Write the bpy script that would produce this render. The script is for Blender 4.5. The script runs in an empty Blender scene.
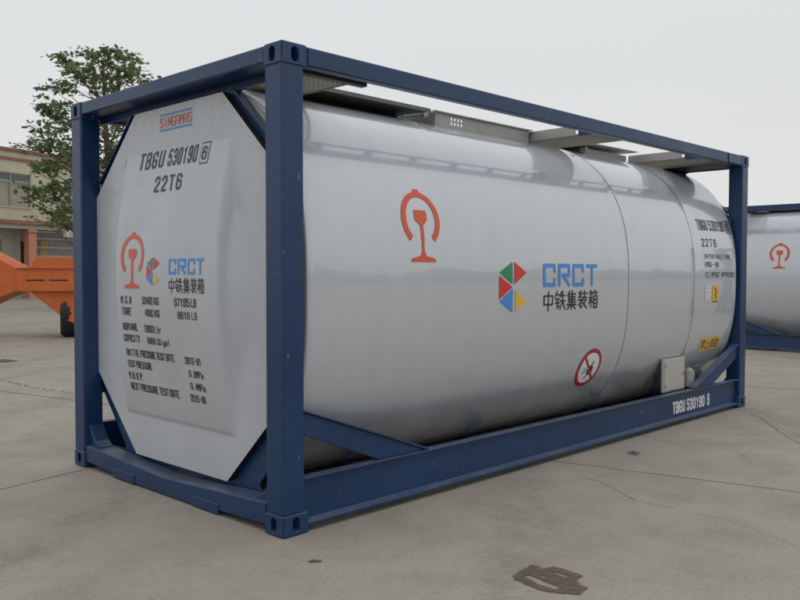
import bpy, bmesh, math, random
import numpy as np
from mathutils import Vector, Matrix, noise
random.seed(7)
SC = bpy.context.scene
COL = SC.collection
R = math.radians

# ------------------------------------------------------------------ camera
cam = bpy.data.cameras.new('camera')
cam.sensor_width = 36.0
cam.lens = 36.0 * 834.378 / 800.0
cam.clip_start = 0.05
cam.clip_end = 6000
camo = bpy.data.objects.new('camera', cam)
COL.objects.link(camo)
camo.location = (-2.67432, -3.43865, 1.40308)
camo.rotation_euler = (1.53641620, -0.00126590, -0.80128109)
SC.camera = camo

# ------------------------------------------------------------------ sky, sun, exposure
SUN_EL, SUN_AZ = R(62), R(205)      # azimuth clockwise from +Y
W = bpy.data.worlds.new('World'); SC.world = W; W.use_nodes = True
nt = W.node_tree; nt.nodes.clear()
def wn(t, **k):
    n = nt.nodes.new(t)
    for a, b in k.items(): setattr(n, a, b)
    return n
out = wn('ShaderNodeOutputWorld'); bg = wn('ShaderNodeBackground'); add = wn('ShaderNodeAddShader')
sky = wn('ShaderNodeTexSky', sky_type='NISHITA', sun_disc=False, sun_elevation=SUN_EL, sun_rotation=SUN_AZ,
         air_density=1.5, dust_density=6.0)
bg2 = wn('ShaderNodeBackground'); bg2.inputs['Strength'].default_value = 0.006
nt.links.new(sky.outputs[0], bg2.inputs['Color'])
tc = wn('ShaderNodeTexCoord'); sep = wn('ShaderNodeSeparateXYZ')
nt.links.new(tc.outputs['Generated'], sep.inputs[0])
ramp = wn('ShaderNodeValToRGB')
e = ramp.color_ramp.elements
e[0].position = 0.0; e[0].color = (0.765, 0.765, 0.755, 1)
e[1].position = 1.0; e[1].color = (0.85, 0.87, 0.895, 1)
m = e.new(0.22); m.color = (0.715, 0.728, 0.735, 1)
nt.links.new(sep.outputs['Z'], ramp.inputs[0])
nz = wn('ShaderNodeTexNoise'); nz.inputs['Scale'].default_value = 1.3; nz.inputs['Detail'].default_value = 3
nt.links.new(tc.outputs['Generated'], nz.inputs['Vector'])
mr = wn('ShaderNodeMapRange'); mr.inputs['To Min'].default_value = 0.93; mr.inputs['To Max'].default_value = 1.05
nt.links.new(nz.outputs[0], mr.inputs[0])
mul = wn('ShaderNodeVectorMath', operation='SCALE')
nt.links.new(ramp.outputs[0], mul.inputs[0]); nt.links.new(mr.outputs[0], mul.inputs['Scale'])
nt.links.new(mul.outputs[0], bg.inputs['Color']); bg.inputs['Strength'].default_value = 1.0
nt.links.new(bg.outputs[0], add.inputs[0]); nt.links.new(bg2.outputs[0], add.inputs[1])
nt.links.new(add.outputs[0], out.inputs['Surface'])

sl = bpy.data.lights.new('sun', 'SUN'); sl.energy = 0.5; sl.angle = R(25); sl.color = (1, 0.97, 0.92)
so = bpy.data.objects.new('sun', sl); COL.objects.link(so)
sd = Vector((math.sin(SUN_AZ)*math.cos(SUN_EL), math.cos(SUN_AZ)*math.cos(SUN_EL), math.sin(SUN_EL)))
so.rotation_euler = sd.to_track_quat('Z', 'Y').to_euler(); so.location = (0, 0, 30)
SC.view_settings.view_transform = 'Standard'; SC.view_settings.look = 'None'
SC.view_settings.exposure = 0.0; SC.view_settings.gamma = 1.0

# ------------------------------------------------------------------ materials
class NT:
    def __init__(s, name):
        s.m = bpy.data.materials.new(name); s.m.use_nodes = True
        s.t = s.m.node_tree; s.b = s.t.nodes['Principled BSDF']; s.o = s.t.nodes['Material Output']
    def n(s, t, ins=None, **k):
        x = s.t.nodes.new(t)
        for a, b in k.items(): setattr(x, a, b)
        if ins:
            for a, b in ins.items():
                if isinstance(b, bpy.types.NodeSocket): s.t.links.new(b, x.inputs[a])
                else: x.inputs[a].default_value = b
        return x
    def l(s, a, b): s.t.links.new(a, b)
    def mix(s, f, a, b, mode='MIX'):
        x = s.t.nodes.new('ShaderNodeMix'); x.data_type = 'RGBA'; x.blend_type = mode
        for i, v in ((0, f), (6, a), (7, b)):
            if isinstance(v, bpy.types.NodeSocket): s.l(v, x.inputs[i])
            elif i and len(v) == 3: x.inputs[i].default_value = (*v, 1)
            else: x.inputs[i].default_value = v
        return x.outputs[2]
    def rng(s, v, a, b, c=0.0, d=1.0):
        return s.n('ShaderNodeMapRange', {0: v, 1: a, 2: b, 3: c, 4: d}).outputs[0]
    def pos(s): return s.n('ShaderNodeNewGeometry').outputs['Position']
    def obj(s): return s.n('ShaderNodeTexCoord').outputs['Object']
    def noise(s, vec, sc, det=4, rough=0.55):
        return s.n('ShaderNodeTexNoise', {'Vector': vec, 'Scale': sc, 'Detail': det, 'Roughness': rough}).outputs[0]
    def scale(s, vec, xyz):
        return s.n('ShaderNodeVectorMath', {0: vec, 1: xyz}, operation='MULTIPLY').outputs[0]
    def bump(s, h, st, dist=0.01):
        x = s.n('ShaderNodeBump', {'Height': h, 'Strength': st, 'Distance': dist})
        s.l(x.outputs[0], s.b.inputs['Normal']); return x
    def set(s, col=None, rough=None, metal=None, spec=None):
        for k, v in (('Base Color', col), ('Roughness', rough), ('Metallic', metal), ('Specular IOR Level', spec)):
            if v is None: continue
            if isinstance(v, bpy.types.NodeSocket): s.l(v, s.b.inputs[k])
            elif k == 'Base Color': s.b.inputs[k].default_value = (*v, 1)
            else: s.b.inputs[k].default_value = v
        return s

def plain(name, col, rough=0.6, metal=0.0, var=0.12, sc=6.0, bump=0.0):
    t = NT(name); n = t.noise(t.obj(), sc, 5)
    a = tuple(c*(1-var) for c in col); b = tuple(min(1, c*(1+var)) for c in col)
    t.set(t.mix(n, a, b), rough, metal)
    if bump: t.bump(n, bump)
    return t.m

def mat_blue():
    t = NT('blue_frame_paint'); p = t.obj()
    n1 = t.noise(p, 1.6, 5); n2 = t.noise(t.scale(p, (9, 9, 1.2)), 4, 6, 0.7)
    c = t.mix(t.rng(n1, .3, .7), (0.0045, 0.028, 0.092), (0.0075, 0.039, 0.118))
    c = t.mix(t.rng(n2, .58, .78, 0, .32), c, (0.07, 0.11, 0.18))
    n6 = t.noise(p, 5.5, 8, .75)
    c = t.mix(t.rng(n6, .66, .70, 0, .55), c, (0.075, 0.045, 0.03))
    # dust lying on faces that look up
    g = t.n('ShaderNodeNewGeometry'); sp = t.n('ShaderNodeSeparateXYZ', {0: g.outputs['True Normal']})
    n3 = t.noise(p, 7, 6, .65)
    up = t.rng(sp.outputs[2], .6, .95)
    dm = t.n('ShaderNodeMath', {0: up, 1: t.rng(n3, .25, .7, .12, .6)}, operation='MULTIPLY').outputs[0]
    c = t.mix(dm, c, (0.16, 0.17, 0.19))
    # scratches and chips
    n4 = t.noise(t.scale(p, (1, 1, .35)), 38, 3, .7)
    n5 = t.noise(p, 2.3, 2)
    ch = t.n('ShaderNodeMath', {0: t.rng(n4, .67, .70), 1: t.rng(n5, .50, .60)}, operation='MULTIPLY').outputs[0]
    c = t.mix(ch, c, (0.19, 0.19, 0.20))
    t.set(c, t.rng(n1, .3, .7, .30, .44)); t.bump(t.noise(p, 26, 4), .10, .004)
    return t.m

def mat_shell():
    t = NT('silver_grey_cladding'); p = t.obj()
    n1 = t.noise(t.scale(p, (5.0, .7, .7)), 1.5, 4)          # vertical water streaks
    n2 = t.noise(p, 3.0, 5)
    c = t.mix(t.rng(n1, .3, .7), (0.505, 0.530, 0.570), (0.530, 0.555, 0.595))
    c = t.mix(t.rng(n2, .55, .8, 0, .22), c, (0.42, 0.41, 0.40))
    # mottled grey-brown tone, stronger towards the bottom of the shell
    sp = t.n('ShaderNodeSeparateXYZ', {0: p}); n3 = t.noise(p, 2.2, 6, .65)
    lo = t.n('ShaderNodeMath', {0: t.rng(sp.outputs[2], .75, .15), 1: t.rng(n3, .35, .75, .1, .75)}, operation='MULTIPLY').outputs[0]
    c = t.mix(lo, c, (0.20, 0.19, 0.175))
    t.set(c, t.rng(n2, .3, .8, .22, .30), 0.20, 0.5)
    t.b.inputs['Coat Weight'].default_value = 1.0; t.b.inputs['Coat Roughness'].default_value = .025; t.b.inputs['Coat IOR'].default_value = 1.6
    h = t.noise(t.scale(p, (.7, 1.2, 1.2)), 1.6, 2); hs = t.noise(t.scale(p, (1, .6, .6)), 7.0, 1); h = t.n('ShaderNodeMath', {0: hs, 1: .05, 2: h}, operation='MULTIPLY_ADD').outputs[0]
    h2 = t.noise(p, 60, 2)
    b1 = t.n('ShaderNodeBump', {'Height': h, 'Strength': .16, 'Distance': .02})
    b2 = t.n('ShaderNodeBump', {'Height': h2, 'Strength': .02, 'Distance': .001, 'Normal': b1.outputs[0]})
    t.l(b2.outputs[0], t.b.inputs['Normal']); t.l(b2.outputs[0], t.b.inputs['Coat Normal'])
    return t.m

def mat_panel():
    t = NT('grey_white_end_cladding'); p = t.obj()
    n2 = t.noise(p, 2.4, 5)
    c = t.mix(t.rng(n2, .3, .7), (0.445, 0.465, 0.500), (0.480, 0.502, 0.535))
    n3 = t.noise(t.scale(p, (1, 1.0, 1.6)), 5.5, 6, .7)       # faint rubbed smears
    sp = t.n('ShaderNodeSeparateXYZ', {0: p})
    reg = t.n('ShaderNodeMath', {0: t.rng(sp.outputs[1], 1.15, 1.75), 1: t.rng(sp.outputs[2], 1.25, 1.5)}, operation='MULTIPLY').outputs[0]
    f = t.n('ShaderNodeMath', {0: t.rng(n3, .54, .66, 0, .35), 1: t.n('ShaderNodeMath', {0: reg, 1: .25}, operation='ADD').outputs[0]}, operation='MULTIPLY').outputs[0]
    c = t.mix(f, c, (0.33, 0.34, 0.34))
    st = t.noise(t.scale(p, (1, 14, .8)), 2.2, 4, .6)
    tp_ = t.rng(sp.outputs[2], 2.15, 2.44)
    c = t.mix(t.n('ShaderNodeMath', {0: t.rng(st, .52, .68, 0, .45), 1: tp_}, operation='MULTIPLY').outputs[0], c, (0.25, 0.27, 0.29))
    t.set(c, t.rng(n2, .3, .8, .22, .34), 0.0, .5)
    t.bump(t.noise(p, 2.0, 2), .12, .02)
    return t.m

def mat_ground(name, slab=True):
    t = NT(name); p = t.pos()
    n1 = t.noise(p, .35, 6, .6); n2 = t.noise(p, 2.2, 8, .65); n3 = t.noise(p, 45, 6, .75); n4 = t.noise(t.scale(p, (1, 2.2, 1)), 1.1, 7, .7)
    c = t.mix(t.rng(n1, .3, .7), (0.290, 0.266, 0.222), (0.345, 0.319, 0.270))
    c = t.mix(t.rng(n2, .42, .70, 0, .70), c, (0.228, 0.208, 0.176))
    w = t.n('ShaderNodeTexWave', {'Vector': t.n('ShaderNodeVectorRotate', {0: p, 'Angle': .9}, rotation_type='Z_AXIS').outputs[0], 'Scale': .13, 'Distortion': 2.5, 'Detail': 3, 'Detail Scale': .4})
    tm = t.n('ShaderNodeMath', {0: t.rng(w.outputs['Fac'], .93, 1, 0, .45), 1: t.rng(t.noise(p, 6, 6, .8), .4, .65)}, operation='MULTIPLY').outputs[0]
    c = t.mix(tm, c, (0.13, 0.12, 0.108))
    c = t.mix(t.rng(n4, .58, .72, 0, .35), c, (0.34, 0.31, 0.265))
    c = t.mix(t.rng(n3, .50, .72, 0, .60), c, (0.15, 0.137, 0.118))
    c = t.mix(t.rng(n3, .47, .30, 0, .30), c, (0.38, 0.35, 0.31))
    v = t.n('ShaderNodeTexVoronoi', {'Vector': p, 'Scale': 2.2}); n5 = t.noise(p, 9, 4, .6)
    dsum = t.n('ShaderNodeMath', {0: v.outputs['Distance'], 1: t.rng(n5, .3, .7, 0, .12)}, operation='ADD').outputs[0]
    spot = t.rng(dsum, .14, .08, 0, .55)                       # scattered old drips
    spm = t.n('ShaderNodeMath', {0: spot, 1: t.rng(t.noise(p, .8, 2), .52, .6)}, operation='MULTIPLY').outputs[0]
    c = t.mix(spm, c, (0.11, 0.095, 0.082))
    if slab:
        oi = t.n('ShaderNodeObjectInfo').outputs['Random']
        c = t.mix(1.0, c, t.mix(oi, (0.90, 0.90, 0.905), (1.04, 1.03, 1.02)), 'MULTIPLY')
    t.set(c, t.rng(n2, .3, .7, .62, .85), 0, .35)
    hh = t.n('ShaderNodeMath', {0: n3, 1: t.n('ShaderNodeMath', {0: n2, 1: .8}, operation='MULTIPLY').outputs[0]}, operation='ADD').outputs[0]
    t.bump(hh, .35, .006)
    return t.m

def mat_glass():
    t = NT('window_glass')
    gl = t.n('ShaderNodeBsdfGlossy', {'Roughness': .04, 'Color': (.8, .85, .85, 1)}); tr = t.n('ShaderNodeBsdfTransparent', {'Color': (.85, .87, .85, 1)})
    lw = t.n('ShaderNodeLayerWeight', {'Blend': .25}); mx = t.n('ShaderNodeMixShader', {0: t.rng(lw.outputs[1], 0, 1, .04, .35), 1: tr.outputs[0], 2: gl.outputs[0]})
    t.l(mx.outputs[0], t.o.inputs['Surface']); return t.m

def mat_leaf():
    t = NT('leaf_green'); p = t.obj(); n = t.noise(p, 1.1, 3); n2 = t.noise(p, 9, 2)
    c = t.mix(t.rng(n, .35, .65), (0.100, 0.140, 0.050), (0.175, 0.225, 0.090))
    c = t.mix(t.rng(n2, .45, .75, 0, .6), c, (0.23, 0.27, 0.15))
    t.set(c, .45, 0, .5)
    tl = t.n('ShaderNodeBsdfTranslucent'); t.l(c, tl.inputs[0])
    mx = t.n('ShaderNodeMixShader', {0: .38, 1: t.b.outputs[0], 2: tl.outputs[0]}); t.l(mx.outputs[0], t.o.inputs['Surface'])
    return t.m

def mat_orange():
    t = NT('faded_orange_paint'); p = t.obj(); n = t.noise(p, 2.0, 6, .65); n2 = t.noise(t.scale(p, (3, 3, .6)), 4, 5, .7)
    c = t.mix(t.rng(n, .35, .7), (0.47, 0.098, 0.016), (0.56, 0.135, 0.025))
    c = t.mix(t.rng(n2, .58, .8, 0, .55), c, (0.27, 0.085, 0.04))
    t.set(c, .55); t.bump(n2, .1, .004); return t.m

def mat_wall():
    t = NT('pale_green_mosaic_tile'); p = t.obj(); n = t.noise(p, 1.0, 5, .6); n2 = t.noise(t.scale(p, (2.5, 2.5, .4)), 1.6, 5, .7)
    c = t.mix(t.rng(n, .3, .7), (0.48, 0.465, 0.325), (0.55, 0.53, 0.38))
    c = t.mix(t.rng(n2, .5, .8, 0, .45), c, (0.30, 0.29, 0.22))
    sp = t.n('ShaderNodeSeparateXYZ', {0: p}); cb = t.n('ShaderNodeCombineXYZ', {0: sp.outputs[0], 1: sp.outputs[2]})
    br = t.n('ShaderNodeTexBrick', {'Vector': cb.outputs[0], 'Scale': 1.0, 'Mortar Size': .006, 'Brick Width': .22, 'Row Height': .075})
    c = t.mix(t.n('ShaderNodeMath', {0: br.outputs['Fac'], 1: .35}, operation='MULTIPLY').outputs[0], c, (0.2, 0.2, 0.16))
    t.set(c, .55); t.bump(br.outputs['Fac'], -.2, .004); return t.m

def mat_patch(name, col, lo, hi, sc, a0=.25, a1=.95):
    t = NT(name); n = t.noise(t.pos(), sc, 6, .7); n2 = t.noise(t.pos(), 12, 3)
    t.set(t.mix(n2, tuple(c*.8 for c in col), tuple(c*1.25 for c in col)), .6)
    tr = t.n('ShaderNodeBsdfTransparent'); mx = t.n('ShaderNodeMixShader', {0: t.rng(n, lo, hi, a0, a1), 1: tr.outputs[0], 2: t.b.outputs[0]}); t.l(mx.outputs[0], t.o.inputs['Surface']); return t.m
M = dict(
    blue=mat_blue(), shell=mat_shell(), panel=mat_panel(), slab=mat_ground('yard_concrete'), base=mat_ground('yard_subgrade', False),
    glass=mat_glass(), leaf=mat_leaf(), orange=mat_orange(), wall=mat_wall(),
    rubber=plain('black_rubber', (0.018, 0.018, 0.019), .6), seam=plain('grey_sealant', (0.20, 0.20, 0.205), .6),
    galv=plain('galvanised_steel', (0.36, 0.36, 0.345), .42, .35, .2, 5, .05), grate=plain('weathered_grating_metal', (0.30, 0.285, 0.25), .55, .3, .25, 30),
    shade_galv=plain('shade_darkened_galvanising', (0.13, 0.13, 0.12), .5, .3, .25, 5),  # galvanised steel with the shade under the walkway put into its colour
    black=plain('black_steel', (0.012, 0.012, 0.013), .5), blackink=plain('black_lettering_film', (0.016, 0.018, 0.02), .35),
    red=plain('orange_red_film', (0.62, 0.085, 0.035), .3, 0, .05), mred=plain('brick_red_print', (0.50, 0.13, 0.09), .4, 0, .2, 30),
    mblue=plain('faded_blue_print', (0.10, 0.27, 0.47), .4, 0, .1), cblue=plain('sky_blue_film', (0.055, 0.25, 0.66), .3, 0, .05),
    green=plain('green_film', (0.02, 0.24, 0.11), .3, 0, .05), tred=plain('red_film', (0.60, 0.03, 0.035), .3, 0, .05),
    yellow=plain('yellow_film', (0.72, 0.45, 0.05), .35, 0, .08), white=plain('white_film', (0.74, 0.74, 0.73), .4, 0, .05),
    dred=plain('dark_red_film', (0.36, 0.02, 0.03), .35, 0, .05), brown=plain('dark_brown_print', (0.10, 0.045, 0.02), .5),
    box=plain('beige_grey_box_paint', (0.42, 0.41, 0.37), .45, 0, .08), trim=plain('dull_red_trim', (0.27, 0.115, 0.08), .6, 0, .15),
    column=plain('salmon_tile', (0.50, 0.20, 0.125), .5, 0, .12), lightwall=plain('cream_plaster', (0.45, 0.44, 0.36), .7, 0, .12, 2),
    alu=plain('window_aluminium', (0.30, 0.29, 0.33), .4, .3), curtain=plain('tan_curtain', (0.56, 0.47, 0.29), .8, 0, .25, 3),
    dark=plain('dark_interior', (0.02, 0.02, 0.02), .9), door=plain('grey_shutter', (0.30, 0.31, 0.30), .6), bark=plain('grey_brown_bark', (0.10, 0.085, 0.07), .9, 0, .3, 9, .3),
oil=mat_patch('old_oil_stain', (0.145, 0.100, 0.078), .36, .62, 20, .35, .92), jdirt=plain('joint_dirt', (0.105, 0.085, 0.065), .9, 0, .3, 20), crack=mat_patch('crack_dirt', (0.08, 0.073, 0.063), .35, .62, 15, .1, .85),
    faint=mat_patch('faint_stain', (0.12, 0.105, 0.09), .35, .65, 22, .1, .7), scuff=mat_patch('blue_paint_scuff', (0.12, 0.135, 0.19), .4, .7, 30, .0, .6), hill=plain('hazy_trees', (0.26, 0.28, 0.27), .9, 0, .3, .4),
    shed=plain('pale_shed_sheeting', (0.46, 0.47, 0.49), .6, 0, .1, 1),
)

# ------------------------------------------------------------------ builders
class MB:
    def __init__(s): s.v = []; s.f = []; s.m = []; s.smooth = False
    def add(s, vs, fs, mi=0):
        o = len(s.v); s.v += [tuple(v) for v in vs]; s.f += [tuple(i+o for i in f) for f in fs]; s.m += [mi]*len(fs); return s
    def box(s, a, b, mi=0):
        (x0, y0, z0), (x1, y1, z1) = a, b
        return s.add([(x0,y0,z0),(x1,y0,z0),(x1,y1,z0),(x0,y1,z0),(x0,y0,z1),(x1,y0,z1),(x1,y1,z1),(x0,y1,z1)],
              [(0,3,2,1),(4,5,6,7),(0,1,5,4),(1,2,6,5),(2,3,7,6),(3,0,4,7)], mi)
    def prism(s, poly, axis, a, b, mi=0):
        # poly in the two other axes (cyclic order x:(y,z) y:(x,z) z:(x,y)), extruded from a to b along axis
        def P(p, t):
            return {'x': (t, p[0], p[1]), 'y': (p[0], t, p[1]), 'z': (p[0], p[1], t)}[axis]
        n = len(poly); vs = [P(p, a) for p in poly]+[P(p, b) for p in poly]
        fs = [tuple(range(n)), tuple(range(2*n-1, n-1, -1))]+[(i, i+n, (i+1) % n+n, (i+1) % n) for i in range(n)]
        return s.add(vs, fs, mi)
    def cyl(s, p0, p1, r0, r1=None, n=16, mi=0, caps=True):
        r1 = r0 if r1 is None else r1
        p0, p1 = Vector(p0), Vector(p1); d = (p1-p0).normalized()
        u = d.orthogonal().normalized(); w = d.cross(u); vs = []
        for p, r in ((p0, r0), (p1, r1)):
            for i in range(n):
                a = 2*math.pi*i/n; vs.append(p+(u*math.cos(a)+w*math.sin(a))*r)
        fs = [(i, (i+1) % n, (i+1) % n+n, i+n) for i in range(n)]
        if caps: fs += [tuple(range(n-1, -1, -1)), tuple(range(n, 2*n))]
        return s.add(vs, fs, mi)
    def build(s, name, mats, parent=None, bevel=0.0, smooth=False, loc=None, rotz=None, fix=True):
        me = bpy.data.meshes.new(name); me.from_pydata(s.v, [], s.f)
        for mm in (mats if isinstance(mats, (list, tuple)) else [mats]): me.materials.append(mm)
        if len(me.materials) > 1: me.polygons.foreach_set('material_index', s.m)
        if fix:
            bm = bmesh.new(); bm.from_mesh(me); bmesh.ops.recalc_face_normals(bm, faces=bm.faces); bm.to_mesh(me); bm.free()
        return link(name, me, parent, bevel, smooth, loc, rotz)

def link(name, me, parent=None, bevel=0.0, smooth=False, loc=None, rotz=None):
    if smooth:
        me.polygons.foreach_set('use_smooth', [True]*len(me.polygons))
    o = bpy.data.objects.new(name, me); COL.objects.link(o)
    if parent: o.parent = parent
    if loc: o.location = loc
    if rotz is not None: o.rotation_euler.z = rotz
    if bevel:
        b = o.modifiers.new('bevel', 'BEVEL'); b.width = bevel; b.segments = 2; b.limit_method = 'ANGLE'; b.angle_limit = R(40)
        b.harden_normals = False
    return o

def empty(name, label, cat, loc=(0, 0, 0), rotz=0, group=None):
    o = bpy.data.objects.new(name, None); COL.objects.link(o); o.location = loc; o.rotation_euler.z = rotz; o.empty_display_size = .3
    o['label'] = label; o['category'] = cat
    if group: o['group'] = group
    return o
def tag(o, label, cat, group=None):
    o['label'] = label; o['category'] = cat
    if group: o['group'] = group
    return o
def struct(o): o['kind'] = 'structure'; return o

def plate_mesh(name, loops, thick, matrix, mat):
    """flat plate with holes: loops in local xy, extruded by thick, placed by matrix"""
    cu = bpy.data.curves.new(name, 'CURVE'); cu.dimensions = '2D'; cu.fill_mode = 'BOTH'; cu.extrude = thick/2
    for lp in loops:
        sp = cu.splines.new('POLY'); sp.points.add(len(lp)-1)
        for i, (x, y) in enumerate(lp): sp.points[i].co = (x, y, 0, 1)
        sp.use_cyclic_u = True
    ob = bpy.data.objects.new('tmp', cu)
    me = bpy.data.meshes.new_from_object(ob); bpy.data.objects.remove(ob)
    me.transform(matrix); me.name = name; me.materials.clear(); me.materials.append(mat)
    me.polygons.foreach_set('use_smooth', [False]*len(me.polygons))
    return me
YZ = Matrix(((0, 0, 1, 0), (1, 0, 0, 0), (0, 1, 0, 0), (0, 0, 0, 1)))      # local (x,y)->world (y,z), normal x
XZ = Matrix(((1, 0, 0, 0), (0, 0, -1, 0), (0, 1, 0, 0), (0, 0, 0, 1)))     # local (x,y)->world (x,z), normal -y

def rounded(poly, r, n=5):
    res = []; k = len(poly)
    for i in range(k):
        p, a, b = Vector(poly[i]), Vector(poly[i-1]), Vector(poly[(i+1) % k])
        da, db = (a-p).normalized(), (b-p).normalized(); t = min(r/math.tan(da.angle(db)/2), (a-p).length*.45, (b-p).length*.45)
        s, e2 = p+da*t, p+db*t
        for j in range(n+1):
            f = j/n; q = s*(1-f)**2+p*2*f*(1-f)+e2*f*f; res.append((q.x, q.y))
    return res
def oval(cx, cy, w, h, n=20):
    r = min(w, h)/2; res = []
    for i in range(n):
        a = 2*math.pi*i/n; x, y = math.cos(a)*r, math.sin(a)*r
        if h > w: y += (h/2-r)*(1 if y >= 0 else -1)
        else: x += (w/2-r)*(1 if x >= 0 else -1)
        res.append((cx+x, cy+y))
    return res

# ------------------------------------------------------------------ flat print: rastered film laid on a surface
G = {
'A':'0,0 0,6 1,8 3,8 4,6 4,0;0,3.3 4,3.3','B':'0,0 0,8 3,8 4,7 4,5 3,4 0,4;3,4 4,3 4,1 3,0 0,0','C':'4,6 4,7 3,8 1,8 0,7 0,1 1,0 3,0 4,1 4,2',
'D':'0,0 0,8 3,8 4,7 4,1 3,0 0,0','E':'4,8 0,8 0,0 4,0;0,4 3.2,4','F':'4,8 0,8 0,0;0,4 3.2,4','G':'4,6 4,7 3,8 1,8 0,7 0,1 1,0 3,0 4,1 4,3.6 2.3,3.6',
'H':'0,0 0,8;4,0 4,8;0,4 4,4','I':'2,0 2,8','K':'0,0 0,8;4,8 0,3.6;1.4,4.6 4,0','L':'0,8 0,0 4,0','M':'0,0 0,8 2,4 4,8 4,0','N':'0,0 0,8 4,0 4,8',
'O':'1,0 0,1 0,7 1,8 3,8 4,7 4,1 3,0 1,0','P':'0,0 0,8 3,8 4,7 4,5 3,4 0,4','R':'0,0 0,8 3,8 4,7 4,5 3,4 0,4;2,4 4,0','S':'4,6 4,7 3,8 1,8 0,7 0,5 1,4.2 3,3.8 4,3 4,1 3,0 1,0 0,1 0,2',
'T':'0,8 4,8;2,8 2,0','U':'0,8 0,1 1,0 3,0 4,1 4,8','V':'0,8 2,0 4,8','W':'0,8 1,0 2,4 3,0 4,8','X':'0,0 4,8;0,8 4,0','Y':'0,8 2,4 4,8;2,4 2,0',
'0':'1,0 0,1 0,7 1,8 3,8 4,7 4,1 3,0 1,0','1':'.8,6.6 2.2,8 2.2,0','2':'0,6 0,7 1,8 3,8 4,7 4,5 0,1 0,0 4,0','3':'0,6.4 0,7 1,8 3,8 4,7 4,5 3,4.2 1.5,4.2;3,4.2 4,3.3 4,1 3,0 1,0 0,1 0,1.6',
'4':'3,0 3,8 0,2.6 4,2.6','5':'4,8 .3,8 0,4.4 1,5 3,5 4,4 4,1 3,0 1,0 0,1 0,1.8','6':'4,6.4 4,7 3,8 1,8 0,7 0,1 1,0 3,0 4,1 4,3.6 3,4.6 0,4.6','7':'0,8 4,8 1.6,0',
'8':'1,4.2 0,5 0,7 1,8 3,8 4,7 4,5 3,4.2 1,4.2 0,3.2 0,1 1,0 3,0 4,1 4,3.2 3,4.2','9':'0,1.6 0,1 1,0 3,0 4,1 4,7 3,8 1,8 0,7 0,4.6 1,3.6 4,3.6',
'-':'.6,4 3.4,4','.':'2,0 2,.5','a':'.4,5 3,5 4,4 4,0 1,0 0,1 0,2 1,3 4,3','g':'4,5 1,5 0,4 0,1 1,0 4,0;4,5 4,-2 1,-2.6','l':'2,8 2,0','r':'1,0 1,5;1,3.8 2.2,5 3.8,5','t':'2,7.4 2,1 3.4,0;.6,5 3.6,5',
}
CJK = {  # 10 x 10 cells
'中':'1,7.6 1,3 9,3 9,7.6 1,7.6;5,10 5,-.5','铁':'2.3,10 0,7;1.2,8 4,8;.5,5.8 4,5.8;.3,3.6 4.2,3.6;2.2,5.8 2.2,.8 4.2,2;6.2,9.6 5,7;5.6,7.6 9.6,7.6;4.8,4.8 10,4.8;7.3,10 7.3,4.6 5,0;7.4,4.4 10,0',
'集':'3,10 .8,7.4;2.2,8.6 2.2,3.8;2.2,8.3 9,8.3;2.2,6.8 8.5,6.8;2.2,5.3 8.5,5.3;2.2,3.8 9.2,3.8;5.5,10 5.5,3.8;.5,2.4 9.5,2.4;5,3.4 5,-.3;4.6,2.4 1,0;5.4,2.4 9,0',
'装':'1,9.2 2,8;.6,6.2 2.6,7.2;3.1,10 3.1,5.8;4.6,8.5 9.6,8.5;7,10 7,6.2;5,6.2 9,6.2;.5,4.7 9.5,4.7;5,5.8 5,4.7;4.8,4.6 .8,1.8;3,3.2 3,.2 4.9,1.2;4.6,3.6 9.6,0;8,3.7 6.3,2.5',
'箱':'2,10 .8,8;1.6,9 4.3,9;3,9 3.6,7.8;6.5,10 5.4,8;6.2,9 9.3,9;7.6,9 8.2,7.8;.3,5.8 4.5,5.8;2.4,7.4 2.4,0;2.3,5.5 .3,2.3;2.6,5 4.4,3.2;5.5,6.8 5.5,.2 9.3,.2 9.3,6.8 5.5,6.8;5.5,4.6 9.3,4.6;5.5,2.4 9.3,2.4',
'禁':'0,8.5 4.5,8.5;2.3,10 2.3,6;2.2,8.4 .2,6.4;2.4,8.4 4.3,6.6;5.5,8.5 10,8.5;7.7,10 7.7,6;7.6,8.4 5.7,6.4;7.8,8.4 9.8,6.6;1.8,5 8.2,5;.4,3.2 9.6,3.2;5,3.2 5,0;2.6,2 1.2,.4;7.4,2 8.8,.4',
'止':'5,10 5,0;5,5.8 9,5.8;2,6.6 2,0;.3,0 9.8,0','踩':'.4,9.5 3.8,9.5 3.8,6.6 .4,6.6 .4,9.5;2,6.5 2,.6;2,4 4,4;.5,4.4 .5,.5 4.2,1.2;9.4,9.8 5,9;5.6,8 6,6.6;7.4,8 7.6,6.8;9.4,8 8.8,6.6;4.8,5 10,5;7.4,6 7.4,0;7.3,4.8 5,1.4;7.6,4.8 9.8,1.4',
'踏':'.4,9.5 3.8,9.5 3.8,6.6 .4,6.6 .4,9.5;2,6.5 2,.6;2,4 4,4;.5,4.4 .5,.5 4.2,1.2;7.4,10 7.4,5.6;5,8.4 6.4,7.4 5,6;9.8,8.4 8.2,7.2 9.8,5.8;5.6,4.6 9.4,4.6 9.4,0 5.6,0 5.6,4.6;5.6,2.3 9.4,2.3',
}
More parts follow.
